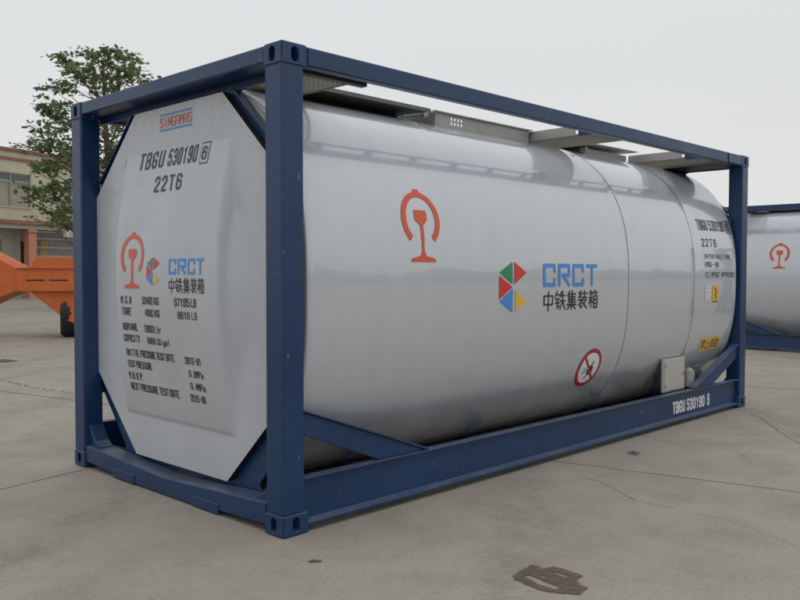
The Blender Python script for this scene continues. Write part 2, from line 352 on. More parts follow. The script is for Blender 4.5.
class Film:
    """colour-index raster in (a,b) metres; b up"""
    def __init__(s, a0, b0, a1, b1, da=.003, db=None):
        db = db or da; s.a0, s.b0 = a0, b0; s.W = int(math.ceil((a1-a0)/da)); s.H = int(math.ceil((b1-b0)/db)); s.da, s.db = da, db
        s.g = np.zeros((s.H, s.W), np.int8)
        s.A, s.B = np.meshgrid(a0+(np.arange(s.W)+.5)*da, b0+(np.arange(s.H)+.5)*db)
    def stroke(s, pts, th, c=1, thb=None):
        """thick polyline; th across, thb optional vertical half scale"""
        k = 1.0 if thb is None else th/thb
        for (x0, y0), (x1, y1) in zip(pts, pts[1:]):
            dx, dy = x1-x0, (y1-y0)*k; L = dx*dx+dy*dy+1e-12
            m = (np.abs(s.A-(x0+x1)/2) < abs(x1-x0)/2+th) & (np.abs(s.B-(y0+y1)/2) < abs(y1-y0)/2+th/k+th)
            px, py = s.A[m]-x0, (s.B[m]-y0)*k; t = np.clip((px*dx+py*dy)/L, 0, 1)
            d = np.hypot(px-t*dx, py-t*dy); gm = s.g[m]; gm[d < th/2] = c; s.g[m] = gm
    def poly(s, pts, c=1):
        ins = np.zeros_like(s.g, bool); n = len(pts)
        for i in range(n):
            (x0, y0), (x1, y1) = pts[i], pts[(i+1) % n]
            if y0 == y1: continue
            cr = ((y0 > s.B) != (y1 > s.B)) & (s.A < (x1-x0)*(s.B-y0)/(y1-y0)+x0); ins ^= cr
        s.g[ins] = c
    def text(s, txt, a0, b0, a1, b1, th=.17, c=1, gap=2.8, slant=0.0, table=G, unit=8., cw=4.):
        n = sum((cw+gap if ch != ' ' else cw*.7) for ch in txt)-gap
        h = b1-b0; T = th*h; ux = (a1-a0-T)/n; uy = (h-T)/unit; x = 0
        for ch in txt:
            if ch == ' ': x += cw*.7; continue
            for st in table[ch].split(';'):
                pts = [tuple(map(float, q.split(','))) for q in st.split()]
                pp = [(a0+T/2+(x+px)*ux+slant*(py*uy), b0+T/2+py*uy) for px, py in pts]
                s.stroke(pp, min(T, ux*cw*.46), c, thb=T*.86)
            x += cw+gap
    def build(s, name, surf, mats, parent, cut=.02):
        """surf(a,b)->xyz ; long runs are cut so that they follow curvature"""
        mb = MB()
        for j in range(s.H):
            row = s.g[j]; i = 0; b0 = s.b0+j*s.db; b1 = b0+s.db
            while i < s.W:
                if row[i] == 0: i += 1; continue
                c = row[i]; k = i
                while k < s.W and row[k] == c and (k-i)*s.da < cut: k += 1
                a0, a1 = s.a0+i*s.da, s.a0+k*s.da
                mb.add([surf(a0, b0), surf(a1, b0), surf(a1, b1), surf(a0, b1)], [(0, 1, 2, 3)], int(c)-1); i = k
        return mb.build(name, mats, parent, fix=False)

def film_emblem(F, a0, b0, a1, b1, c=1):
    w, h = a1-a0, b1-b0; cx = (a0+a1)/2
    X = lambda x: cx+x*w/2
    Y = lambda y: b0+y*h
    cy = .575; A = (F.A-cx)/(w/2); B = (F.B-b0)/h
    rx, ry = A/1.0, (B-cy)/.385; ro = np.hypot(rx, ry); ri = np.hypot(A/.76, (B-cy-.005)/.305)
    ang = np.degrees(np.arctan2(rx, -ry)); F.g[(ro < 1) & (ri > 1) & (np.abs(ang) > 40)] = c
    F.poly([(X(-.17), Y(.94)), (X(.17), Y(.94)), (X(.15), Y(1.0)), (X(-.15), Y(1.0))], c)
    F.poly([(X(-.34), Y(.66)), (X(-.28), Y(.70)), (X(.28), Y(.70)), (X(.34), Y(.66)), (X(.32), Y(.57)), (X(.15), Y(.52)), (X(.08), Y(.50)),
            (X(.075), Y(.14)), (X(.14), Y(.085)), (X(.62), Y(.045)), (X(.64), Y(.0)), (X(-.64), Y(0)), (X(-.62), Y(.045)), (X(-.14), Y(.085)), (X(-.075), Y(.14)), (X(-.08), Y(.50)), (X(-.15), Y(.52)), (X(-.32), Y(.57))], c)
def film_pinwheel(F, a0, b0, a1, b1):
    X = lambda x: a0+(x-62)/183*(a1-a0)
    Y = lambda y: b1-(y-90)/322*(b1-b0)
    for c, t in ((1, ((65, 158), (150, 90), (150, 232))), (2, ((163, 90), (245, 158), (163, 232))), (2, ((62, 178), (150, 250), (62, 328))), (3, ((66, 342), (152, 262), (152, 412))), (4, ((170, 268), (245, 345), (170, 408)))):
        F.poly([(X(x), Y(y)) for x, y in t], c)

# ------------------------------------------------------------------ the yard
g = MB().box((-1500, -1500, -.5), (1500, 1500, -.014)).build('ground', M['base']); struct(g)
ANG = math.atan2(.217, .976); P5 = 5.1
e1 = Vector((math.cos(ANG), math.sin(ANG))); e2 = Vector((-math.sin(ANG), math.cos(ANG)))
S1_, S2_ = 2.47, 2.19
sb = bmesh.new(); bmesh.ops.create_cube(sb, size=1)
for v in sb.verts: v.co = (v.co.x*(P5-.009), v.co.y*(P5-.009), v.co.z*.1-.05)
bmesh.ops.bevel(sb, geom=[ed for ed in sb.edges if ed.verts[0].co.z > -.02 and ed.verts[1].co.z > -.02], offset=.003, segments=1, affect='EDGES')
sm_ = bpy.data.meshes.new('slab'); sb.to_mesh(sm_); sb.free(); sm_.materials.append(M['slab']); sm_.materials.append(M['jdirt'])
for pg in sm_.polygons: pg.material_index = 0 if pg.normal.z > .9 else 1
for i in range(-2, 9):
    for j in range(-2, 9):
        c = e1*(S1_+(i-.5)*P5)+e2*(S2_+(j-.5)*P5)
        o = bpy.data.objects.new('slab', sm_); COL.objects.link(o); o.parent = g; o.location = (c.x, c.y, random.uniform(-.0015, .0015)); o.rotation_euler.z = ANG

def ribbon(name, pts, w, mat, z=.0035, jit=.012, seed=1, lab=None):
    rnd = random.Random(seed); P = []
    for (x0, y0), (x1, y1) in zip(pts, pts[1:]):
        n = max(2, int(math.hypot(x1-x0, y1-y0)/.03))
        for k in range(n):
            f = k/n; P.append((x0+(x1-x0)*f+rnd.uniform(-jit, jit), y0+(y1-y0)*f+rnd.uniform(-jit, jit)))
    P.append(pts[-1]); vs = []; fs = []
    for k, (x, y) in enumerate(P):
        a = P[max(0, k-1)]; b = P[min(len(P)-1, k+1)]; d = Vector((b[0]-a[0], b[1]-a[1])).normalized()
        ww = w*rnd.uniform(.35, 1.2)/2
        vs += [(x-d.y*ww, y+d.x*ww, z), (x+d.y*ww, y-d.x*ww, z)]
        if k: fs.append((2*k-2, 2*k-1, 2*k+1, 2*k))
    o = MB().add(vs, fs).build(name, mat, g, fix=False)
    return o
def blot(name, outline, holes, mat, z=.003, lab=None, cat=None):
    me = plate_mesh(name, [outline]+holes, .001, Matrix.Translation((0, 0, z)), mat)
    o = link(name, me); tag(o, lab, cat); return o
def wob(pts, amt, seed):
    rnd = random.Random(seed); res = []; k = len(pts)
    for i in range(k):
        a, b = pts[i], pts[(i+1) % k]
        for j in range(4):
            f = j/4; res.append((a[0]+(b[0]-a[0])*f+rnd.uniform(-amt, amt), a[1]+(b[1]-a[1])*f+rnd.uniform(-amt, amt)))
    return res
def gp(u, v):   # a point of the photograph taken to the yard plane (used for the stains only)
    c = Vector(((u-400)/834.378, -(v-300)/834.378, -1)); d = camo.rotation_euler.to_matrix() @ c; o = camo.location; t = -o.z/d.z
    return (o.x+t*d.x, o.y+t*d.y)
ribbon('crack', [gp(*q) for q in [(577, 477), (590, 479), (602, 483), (613, 488), (625, 495), (634, 500), (650, 504), (675, 508)]], .007, M['crack'], seed=2, jit=.006)
ribbon('crack', [gp(*q) for q in [(700, 514), (722, 519), (745, 526), (770, 535), (797, 547)]], .004, M['crack'], seed=3, jit=.006)
ribbon('crack', [gp(*q) for q in [(750, 413), (762, 419), (780, 432), (800, 444), (830, 460)]], .011, M['crack'], seed=4, jit=.01)
ribbon('crack', [gp(*q) for q in [(-15, 378), (10, 382), (35, 388), (71, 393)]], .025, M['crack'], seed=5, jit=.04)
ribbon('paint_scuff', [gp(*q) for q in [(645, 437), (660, 441), (682, 446)]], .020, M['scuff'], seed=6, jit=.008)
def S8(x, y): return gp(500+x/8, 560+y/8)
blot('oil_stain', wob([S8(*q) for q in [(105, 130), (180, 80), (250, 42), (310, 52), (340, 72), (430, 55), (520, 80), (665, 128), (610, 165), (650, 205), (705, 222), (640, 282), (480, 270), (330, 245), (215, 200), (120, 160)]], .0035, 1),
     [wob([S8(*q) for q in [(190, 128), (240, 125), (480, 225), (440, 238), (300, 195)]], .002, 2), wob([S8(*q) for q in [(405, 100), (440, 98), (560, 135), (520, 142)]], .0015, 3), wob([S8(*q) for q in [(322, 122), (355, 130), (368, 148), (340, 142)]], .001, 4)],
     M['oil'], lab='dark brown oil stain with bare streaks on the concrete at the bottom of the picture', cat='stain')
blot('small_stain', wob([gp(*q) for q in [(307.5, 562), (312, 560), (321, 560.5), (322, 562), (314, 563)]], .002, 5), [], M['oil'], lab='tiny dark smear on the concrete in front of the near corner post', cat='stain')
blot('faint_stain', wob([gp(*q) for q in [(627, 452), (634, 451), (641, 453), (637, 455.5), (630, 455)]], .006, 6), [], M['faint'], lab='small dark patch on the concrete beside the long bottom rail', cat='stain')
blot('damp_patch', wob([gp(*q) for q in [(-8, 361), (5, 359), (19, 360.5), (8, 362.5), (-6, 363)]], .03, 7), [], M['crack'], lab='dark flat patch on the yard below the orange machine at the left edge', cat='stain')

# ------------------------------------------------------------------ the tank container
L_, W_, H_ = 6.058, 2.438, 2.591
CY, CZ, SA, SB, SN, SBL, SNL = 1.219, 1.33, 1.19, 1.22, 2.45, 1.262, 2.68
def shell_r(phi):
    b, n = (SB, SN) if math.sin(phi) >= 0 else (SBL, SNL)
    return (abs(math.cos(phi)/SA)**n+abs(math.sin(phi)/b)**n)**(-1/n)
_z = np.concatenate([np.linspace(-SBL*.9999, 0, 2001), np.linspace(0, SB*.9999, 2001)[1:]])
_y = np.where(_z >= 0, SA*(1-np.minimum(1, np.abs(_z)/SB)**SN)**(1/SN), SA*(1-np.minimum(1, np.abs(_z)/SBL)**SNL)**(1/SNL))
_s = np.concatenate([[0], np.cumsum(np.hypot(np.diff(_z), np.diff(_y)))]); _s -= np.interp(0, _z, _s)
def shell_pt(x, s, off=.0035):
    z = float(np.interp(s, _s, _z)); y = float(np.interp(s, _s, _y))
    k = 1+off/math.hypot(y, z); return (x, CY-y*k, CZ+z*k)
def panel_x(y, z):
    hs = max(0, .1*(1-((z-1.3)/.86)**2))
    dy = abs(y-1.225); k = 1-min(1, max(0, (dy-.592)/.062)); k = k*k*(3-2*k)
    hz = min(1, max(0, (2.172-z)/.02))*min(1, max(0, (z-.44)/.02))
    lip = .006*k*hz
    rho = math.hypot(y-1.219, z-1.3)/.80
    hd = .118*(1-rho*rho) if rho < 1 else 0
    return .12-max(hs*k, hd)-lip
def panel_pt(a, b, off=.0025): return (panel_x(-a, b)-off, -a, b)

_casting = []
def casting_mesh():
    bm = bmesh.new(); bmesh.ops.create_cube(bm, size=1)
    for v in bm.verts: v.co = (v.co.x*.178, v.co.y*.162, v.co.z*.118)
    bmesh.ops.bevel(bm, geom=bm.edges[:], offset=.009, segments=3, affect='EDGES')
    me = bpy.data.meshes.new('corner_casting'); bm.to_mesh(me); bm.free(); me.materials.append(M['blue'])
    ob = bpy.data.objects.new('tmp', me); COL.objects.link(ob); cut = []
    for axis, w, h, mat_ in (('x', .052, .080, YZ), ('y', .052, .080, XZ)):
        cm = plate_mesh('c', [oval(0, 0, w, h, 24)], .3, mat_, M['blue']); co = bpy.data.objects.new('tmpc', cm); COL.objects.link(co); cut.append(co)
        bo = ob.modifiers.new('b', 'BOOLEAN'); bo.object = co; bo.operation = 'DIFFERENCE'; bo.solver = 'EXACT'
    bpy.context.view_layer.update()
    res = bpy.data.meshes.new_from_object(ob.evaluated_get(bpy.context.evaluated_depsgraph_get()))
    for o in cut+[ob]: bpy.data.objects.remove(o)
    res.name = 'corner_casting'; res.materials.clear(); res.materials.append(M['blue']); return res

def grating(x0, x1, y0, y1, z, px=.034, py=.042):
    mb = MB(); n = int((x1-x0)/px)
    for i in range(n+1):
        x = x0+i*(x1-x0)/n; mb.box((x-.0035, y0, z), (x+.0035, y1, z+.012))
    n = int((y1-y0)/py)
    for i in range(n+1):
        y = y0+i*(y1-y0)/n; mb.box((x0, y-.005, z+.002), (x1, y+.005, z+.010))
    return mb

def make_container(primary):
    if primary:
        root = empty('tank_container', 'large silver-grey tank in a blue steel frame filling the picture', 'tank container', group='tank containers standing in the yard')
    else:
        root = empty('tank_container', 'grey tank in a blue frame, cut by the right edge behind the big one', 'tank container', (12.5, 3.12, 0), R(-90), group='tank containers standing in the yard')
    B = M['blue']
    # corner posts and castings
    for x0 in (.004, L_-.149):
        for y0 in (.004, W_-.149):
            xi = x0 < 1; yi = y0 < 1
            X0, X1, Y0, Y1 = x0, x0+.145, y0, y0+.145
            mb = MB().box((X0, Y0, .116), (X1, Y1, H_-.116))
            mb.build('corner_post', B, root, bevel=.010)
    for x in (.089, L_-.089):
        for y in (.081, W_-.081):
            for z in (.059, H_-.059):
                o = link('corner_casting', _casting[0], root); o.location = (x, y, z)
    # side rails
    for side in (0, 1):
        Y = (lambda a: a) if side == 0 else (lambda a: W_-a)
        y0, y1 = sorted((Y(.008), Y(.072)))
        MB().box((.179, y0, 2.483), (L_-.179, y1, H_-.004)).build('top_side_rail', B, root, bevel=.008)
        yr_ = Y(.150); bar = MB().cyl((.18, yr_, 2.572), (L_-.18, yr_, 2.572), .016, n=8).build('inner_bar', B, root, smooth=True)
        for k in range(13):
            ya, yb = sorted((Y(.071), Y(.148))); MB().box((.33+k*.445, ya, 2.562), (.40+k*.445, yb, 2.570)).build('spacer', B, bar)
        for xa, xb in ((.1785, .50), (L_-.50, L_-.1785)):
            ya, yb = sorted((Y(.0005), Y(.0075))); MB().box((xa, ya, 2.490), (xb, yb, H_-.012)).build('rail_splice_plate', B, root, bevel=.002)
        # bottom rail: a channel open outwards, thin flanges
        pr = [(.005, .036), (.075, .036), (.075, .296), (.005, .296), (.005, .286), (.040, .280), (.046, .272), (.046, .066), (.040, .058), (.005, .052)]
        pr = [(Y(a), b) for a, b in pr]
        MB().prism(pr, 'x', .150, L_-.150).build('bottom_side_rail', B, root, bevel=.003)
        # side braces: flat web with a top flange
        for s in (0, 1):
            X = (lambda a: a) if s == 0 else (lambda a: L_-a)
            ya, yb = sorted((Y(.030), Y(.060)))
            MB().prism([(X(.149), .530), (X(.149), .650), (X(1.13), .300), (X(1.10), .297), (X(.74), .297)], 'y', ya, yb).build('side_brace', B, root, bevel=.003)
            ya, yb = sorted((Y(.012), Y(.085)))
            MB().prism([(X(.151), .6515), (X(.151), .661), (X(1.16), .3045), (X(1.135), .2985)], 'y', ya, yb).build('brace_flange', B, root, bevel=.002)
    # ends
    for s in (0, 1):
        X = (lambda a: a) if s == 0 else (lambda a: L_-a)
        def xs(a, b): return sorted((X(a), X(b)))
        a, b = xs(.006, .166); MB().box((a, .163, 2.500), (b, W_-.163, H_-.004)).build('end_top_beam', B, root, bevel=.008)
        a, b = xs(.012, .16)
        pr = [(.163, .045), (.163, .160), (1.219, .112), (W_-.163, .160), (W_-.163, .045), (1.84, .028), (1.60, .012), (1.219, .008), (.84, .012), (.60, .028)]
        MB().prism(pr, 'x', a, b).build('end_bottom_beam', B, root, bevel=.004)
        for yc in (.75, 1.725):
            a, b = xs(.0055, .0135); MB().prism([(yc-.14, .008), (yc-.14, .066), (yc+.14, .066), (yc+.14, .008)], 'x', a, b).build('beam_pad', B, root, bevel=.002)
        a, b = xs(.045, .148)
        MB().prism([(.1495, .150), (.1495, .300), (.18, .262), (.235, .195), (.30, .1585)], 'x', a, b).build('corner_gusset', B, root, bevel=.003)
        MB().prism([(W_-.1495, .150), (W_-.1495, .300), (W_-.18, .262), (W_-.235, .195), (W_-.30, .1585)], 'x', a, b).build('corner_gusset', B, root, bevel=.003)
        # end plate with four triangular openings
        half = [(.10, 2.53), (.10, 2.455), (.64, 2.455), (.10, 1.95), (.10, .55), (.47, .15), (.10, .15), (.10, .118)]
        loops = [rounded(half+[(W_-y, z) for y, z in half[::-1]], .035)]
        me = plate_mesh('end_plate', loops, .010, Matrix.Translation((X(.176), 0, 0)) @ YZ, B); link('end_plate', me, root)
        # stiffening fold along each upper diagonal
        for m_ in (0, 1):
            Yf = (lambda y: y) if m_ == 0 else (lambda y: W_-y)
            p = [Vector((Yf(.62), 2.452)), Vector((Yf(.150), 2.030))]; d = (p[1]-p[0]).normalized(); n = Vector((d.y, -d.x))
            if n.y > 0: n = -n
            q = [p[0], p[1], p[1]+n*.012, p[0]+n*.012]
            a, b = xs(.135, .170); MB().prism([(v.x, v.y) for v in q], 'x', a, b).build('diagonal_flange', B, root, bevel=.002)
    # shell
    sh = MB(); NS = 180
    rings = [(.196, .985), (.20, .993), (.215, .999)]+[(x, 1.0) for x in np.linspace(.25, 3.637, 36)]+[(3.640, 1.0005)]+[(x, 1.0005) for x in np.linspace(3.68, 4.868, 14)]+[(4.872, 1.0)]+[(x, 1.0) for x in np.linspace(4.91, 5.82, 12)]+[(5.845, .999), (5.862, .993), (5.866, .985)]
    for x, k in rings:
        for i in range(NS):
            ph = 2*math.pi*i/NS; r = shell_r(ph)*k; sh.v.append((x, CY+r*math.cos(ph), CZ+r*math.sin(ph)))
    nr = len(rings)
    for j in range(nr-1):
        for i in range(NS):
            sh.f.append((j*NS+i, j*NS+(i+1) % NS, (j+1)*NS+(i+1) % NS, (j+1)*NS+i))
    sh.f += [tuple(range(NS-1, -1, -1)), tuple(range((nr-1)*NS, nr*NS))]; sh.m = [0]*len(sh.f)
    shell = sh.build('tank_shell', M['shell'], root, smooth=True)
    shell.data.polygons[-1].use_smooth = False; shell.data.polygons[-2].use_smooth = False
    for x in (3.640, 4.870):
        mb = MB(); w = .0032
        for i in range(NS):
            a, b = 2*math.pi*i/NS, 2*math.pi*(i+1)/NS; pts = []
            for xx, ph in ((x-w, a), (x+w, a), (x+w, b), (x-w, b)):
                r = shell_r(ph)*1.0005+.002; pts.append((xx, CY+r*math.cos(ph), CZ+r*math.sin(ph)))
            mb.add(pts, [(0, 1, 2, 3)])
        mb.build('seam_band', M['seam'], shell, fix=False)
    # end cladding panels: octagon with a raised centre sheet over the domed head
    ys = sorted(set([.145, 2.293]+[.56+.0075*i for i in range(16)]+[1.78+.0075*i for i in range(16)]+list(np.linspace(.145, .55, 12))+list(np.linspace(.70, 1.76, 36))+[.53, .545, 1.91, 1.895]+list(np.linspace(1.91, 2.293, 12))))
    zs = sorted(set([.165, 2.445, .685, 1.92]+[.42+.006*i for i in range(8)]+[2.145+.006*i for i in range(8)]+list(np.linspace(.19, .41, 8))+list(np.linspace(.48, 2.13, 60))+list(np.linspace(2.2, 2.43, 8))))
    def yr(z):
        lo = .145
        if z > 1.92: lo = .145+(z-1.92)/(2.445-1.92)*(.71-.145)
        if z < .685: lo = .145+(.685-z)/(.685-.165)*(.685-.145)
        return lo, W_-lo
    for s in (0, 1):
        X = (lambda a: a) if s == 0 else (lambda a: L_-a)
        mb = MB(); cols = len(ys)
        for z in zs:
            lo, hi = yr(z)
            for i, y in enumerate(ys):
                yy = min(hi, max(lo, y))
                if yy == lo: yy = lo+i*1e-6
                if yy == hi: yy = hi-(cols-1-i)*1e-6
                mb.v.append((X(panel_x(yy, z)), yy, z))
        for j in range(len(zs)-1):
            for i in range(cols-1):
                mb.f.append((j*cols+i, j*cols+i+1, (j+1)*cols+i+1, (j+1)*cols+i)); mb.m.append(0)
        pn = mb.build('end_panel', M['panel'], root, smooth=True)
        oct_ = [(.685, .165), (W_-.685, .165), (W_-.145, .685), (W_-.145, 1.92), (W_-.71, 2.445), (.71, 2.445), (.145, 1.92), (.145, .685)]
        oc = [(y, z) for y, z in oct_]; inner = [(CY+(y-CY)*.99, 1.3+(z-1.3)*.99) for y, z in oct_]
        me = plate_mesh('rubber_edge', [oc, inner], .044, Matrix.Translation((X(.1455), 0, 0)) @ YZ, M['rubber']); link('rubber_edge', me, pn)
        rv = MB()
        for (ya, za), (yb, zb) in zip(oct_, oct_[1:]+oct_[:1]):
            n = max(3, int(math.hypot(yb-ya, zb-za)/.11))
            for k in range(n):
                f = (k+.5)/n; y, z = ya+(yb-ya)*f, za+(zb-za)*f; y, z = CY+(y-CY)*.975, 1.3+(z-1.3)*.975
                rv.cyl((X(.120), y, z), (X(.1165), y, z), .0030, .0022, n=6)
        ro = rv.build('rivets', M['panel'], pn); ro['kind'] = 'stuff'
        if s == 0: panel = pn
        if s == 0 and primary:
            for yb in np.linspace(.80, 1.64, 8):
                MB().box((.150, yb-.006, .150), (.168, yb+.006, .178)).build('clip', M['black'], pn)
    # top gear
    mb = MB().box((.30, .655, 2.566), (1.86, 1.00, 2.578)).box((.30, .645, 2.556), (1.86, .6545, 2.5825)).box((.30, .985, 2.45), (1.86, .999, 2.5655)); mb.build('walkway_plate', M['shade_galv'], root)  # back skirt is added to block light beneath; the dark colour carries shade
    mb = MB().box((.40, 1.44, 2.566), (1.86, 1.78, 2.578)); mb.build('walkway_plate', M['galv'], root)
    MB().cyl((1.62, .70, 2.505), (1.93, .655, 2.574), .009, n=8).cyl((1.80, .675, 2.535), (1.84, .668, 2.545), .024, n=12).build('tie_rod', M['galv'], root)
    # spill box round the manlid
    holes = []
    for i in range(4):
        for j in range(2):
            cx, cz = 2.118+i*.038, 2.509+j*.034; holes.append([(cx-.011, cz-.011), (cx+.011, cz-.011), (cx+.011, cz+.011), (cx-.011, cz+.011)])
    me = plate_mesh('spill_box', [[(1.93, 2.40), (3.10, 2.40), (3.10, 2.572), (1.93, 2.572)]]+holes, .006, Matrix.Translation((0, .668, 0)) @ XZ, M['galv'])
    sbx = link('spill_box', me, root)
    MB().box((1.927, .672, 2.42), (1.933, 1.75, 2.572)).box((3.097, .672, 2.42), (3.103, 1.75, 2.572)).box((1.93, 1.751, 2.40), (3.10, 1.757, 2.50)).build('box_wall', M['galv'], sbx)
    MB().box((1.90, .638, 2.5725), (3.13, .672, 2.580)).box((1.90, .6725, 2.5725), (1.94, 1.75, 2.580)).box((3.09, .6725, 2.5725), (3.13, 1.75, 2.580)).build('rim', M['galv'], sbx)
    MB().cyl((2.5, CY, 2.53), (2.5, CY, 2.575), .24, n=32).build('manlid', M['galv'], sbx)
    # second box, over the valves
    MB().box((4.10, .740, 2.40), (4.86, .746, 2.548)).box((4.10, .747, 2.42), (4.106, 1.62, 2.548)).box((4.854, .747, 2.42), (4.86, 1.62, 2.548)).build('valve_box', M['galv'], root)
    vb = MB().prism([(3.84, 2.545), (4.14, 2.572), (4.92, 2.580), (4.92, 2.586), (4.13, 2.580), (3.84, 2.551)], 'y', .640, 1.62).build('valve_box_lid', M['galv'], root)
    MB().cyl((4.06, .70, 2.53), (4.06, .76, 2.53), .022, n=12).box((4.02, .73, 2.50), (4.10, .738, 2.545)).build('hinge', M['galv'], vb)
    # cross walkways and end gratings
    grs = [(.19, .66, .10, .78, 2.505), (3.14, 3.62, .074, .76, 2.492), (5.02, 5.46, .074, .80, 2.492), (5.50, 5.86, .074, .80, 2.492)]
    for k, (x0, x1, y0, y1, z) in enumerate(grs):
        grating(x0, x1, y0, y1, z).build('grating', M['grate'], root)
        if k in (1, 2):
            MB().box((x0-.008, y0+.16, z+.002), (x0-.002, y1, z+.078)).build('grating_fascia', M['galv'], root)
            MB().box((x0-.010, y0, z-.006), (x0+.09, y0+.13, z+.060)).build('walkway_bracket', B, root)
            MB().box((x1+.010, y0, z), (x1+.016, y1, z+.03)).build('grating_edge', M['galv'], root)
    if True:
        MB().box((.180, .088, 2.470), (.690, .094, 2.531)).box((.180, .0945, 2.470), (.690, .135, 2.476)).build('edge_angle', M['black'], root)
        MB().box((.665, .136, 2.500), (.671, .80, 2.536)).build('edge_strip', M['galv'], root)
        MB().box((.180, 1.66, 2.505), (.66, 2.34, 2.512)).build('end_tread', M['black'], root)
        MB().box((5.470, .1, 2.465), (5.880, 2.34, 2.471)).build('end_tread', M['black'], root)
    # low gear at the discharge end
    bx = MB().box((4.43, .105, .297), (4.86, .128, .602)).build('document_box', M['box'], root, bevel=.003)
    MB().box((4.45, .0995, .31), (4.84, .1045, .59)).build('box_door', M['box'], bx, bevel=.003)
    MB().box((4.80, .092, .43), (4.825, .0992, .47)).box((4.455, .094, .34), (4.475, .0992, .37)).box((4.455, .094, .53), (4.475, .0992, .56)).build('latch', M['galv'], bx)
    cn = MB().cyl((5.05, .16, .297), (5.05, .16, .452), .062, n=24).build('canister', M['galv'], root)
    MB().cyl((5.05, .16, .452), (5.05, .16, .470), .045, .040, n=24).cyl((5.05, .16, .470), (5.05, .16, .482), .018, n=12).build('cap', M['galv'], cn)
    ot = MB().cyl((5.60, .42, .33), (5.60, .42, .62), .09, n=20).cyl((5.60, .42, .33), (5.60, .20, .33), .05, n=16).cyl((5.60, .215, .33), (5.60, .19, .33), .075, n=20).build('outlet_valve', M['galv'], root)
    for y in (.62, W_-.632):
        MB().box((.19, y, .03), (5.86, y+.012, .14)).build('belly_light_blocker', M['black'], root)  # added black strips that block light and darken the gap under the tank
    # saddles and cross members under the tank
    for x in (.95, 2.2, 3.9, 5.1):
        MB().box((x, .0765, .10), (x+.10, .619, .15)).box((x, W_-.619, .10), (x+.10, W_-.0765, .15)).build('cross_member', B, root)
    # ------------- markings on the shell side
    F = Film(.94, .12, 1.30, .60, .0045, .0035); film_emblem(F, .946, .129, 1.29, .590)
    F.build('rail_emblem', shell_pt, [M['red']], shell)
    if not primary:
        return root
    F = Film(1.85, -.23, 3.18, .15, .0035, .003)
    film_pinwheel(F, 1.874, -.209, 2.188, .139)
    F.build('pinwheel_emblem', shell_pt, [M['green'], M['tred'], M['cblue'], M['yellow']], shell)
    F = Film(2.38, -.22, 3.17, .14, .003, .003)
    crct(F, 2.398, -.040, 3.142, .130); cjk4(F, '中铁集装箱', 2.398, -.215, 3.155, -.068, .11, 2)
    F.build('company_lettering', shell_pt, [M['cblue'], M['blackink']], shell)
    F = Film(5.03, .07, 5.86, .60, .0030, .003)
    F.text('TBGU 530190', 5.045, .475, 5.66, .588, .125, gap=3.2); F.text('6', 5.72, .482, 5.79, .580, .2)
    for st in (((5.695, .468), (5.815, .468), (5.815, .594), (5.695, .594), (5.695, .468)),): F.stroke(st, .010, 1)
    F.text('22T6', 5.075, .312, 5.40, .395, .16, gap=3.8)
    F.text('UN PORTABLE TANK', 5.10, .197, 5.70, .245, .13, gap=3); F.text('IMDG - 60', 5.10, .118, 5.42, .170, .16); F.text('TC IMPACT APPROVED', 5.12, .045+.03, 5.82, .095, .16) if False else None
    F.build('serial_lettering', shell_pt, [M['blackink']], shell)
    F = Film(5.10, .0, 5.83, .085, .003, .003); F.text('TC IMPACT APPROVED', 5.115, .018, 5.80, .070, .13, gap=3); F.build('approval_lettering', shell_pt, [M['blackink']], shell)
    # two small stickers
    F = Film(5.10, -.235, 5.43, -.055, .004, .003)
    F.poly([(5.112, -.222), (5.245, -.222), (5.245, -.064), (5.112, -.064)], 1)
    for b, c in ((-.072, 2), (-.09, 3), (-.108, 3), (-.128, 3), (-.150, 2), (-.168, 3), (-.186, 3), (-.204, 3), (-.216, 2)):
        F.stroke([(5.125, b), (5.232, b)], .007, c)
    F.poly([(5.275, -.222), (5.415, -.222), (5.415, -.064), (5.275, -.064)], 4)
    F.stroke([(5.33, -.085), (5.365, -.12), (5.335, -.15), (5.37, -.19)], .022, 5); F.poly([(5.285, -.222), (5.405, -.222), (5.405, -.210), (5.285, -.210)], 5)
    F.build('small_sticker', shell_pt, [M['white'], M['mblue'], M['seam'], M['yellow'], M['brown']], shell)
    F = Film(5.15, -.72, 5.66, -.56, .004, .003); F.poly([(5.165, -.712), (5.62, -.712), (5.62, -.575), (5.165, -.575)], 1)
    cjk4(F, '禁止踩踏', 5.20, -.698, 5.59, -.590, .13, 2); F.build('yellow_warning_sticker', shell_pt, [M['yellow'], M['brown']], shell)
    # round prohibition sticker
    cx, cs, rr = 3.190, -.715, .170
    F = Film(cx-rr-.01, cs-rr-.01, cx+rr+.01, cs+rr+.01, .0035, .003); A = F.A-cx; Bq = F.B-cs; rad = np.hypot(A, Bq)
    F.g[rad < rr] = 1; F.g[rad < rr*.80] = 2
    # a bent figure reaching for a small burst, dark print
    F.poly([(cx-.005, cs-.055), (cx+.03, cs-.065), (cx+.065, cs-.035), (cx+.06, cs+.01), (cx+.02, cs+.03), (cx-.02, cs-.0)], 3)
    F.stroke([(cx-.02, cs-.02), (cx-.085, cs-.035)], .016, 4); F.stroke([(cx-.03, cs-.01), (cx-.06, cs+.0), (cx-.095, cs-.005)], .010, 4); F.stroke([(cx+.02, cs-.05), (cx-.02, cs-.09)], .014, 3)
    F.stroke([(cx+.03, cs+.02), (cx+.04, cs+.055)], .018, 3)
    F.stroke([(cx-.112, cs+.112), (cx+.112, cs-.112)], .026, 1)
    F.build('round_prohibition_sticker', shell_pt, [M['dred'], M['white'], M['blackink'], M['mblue']], shell)
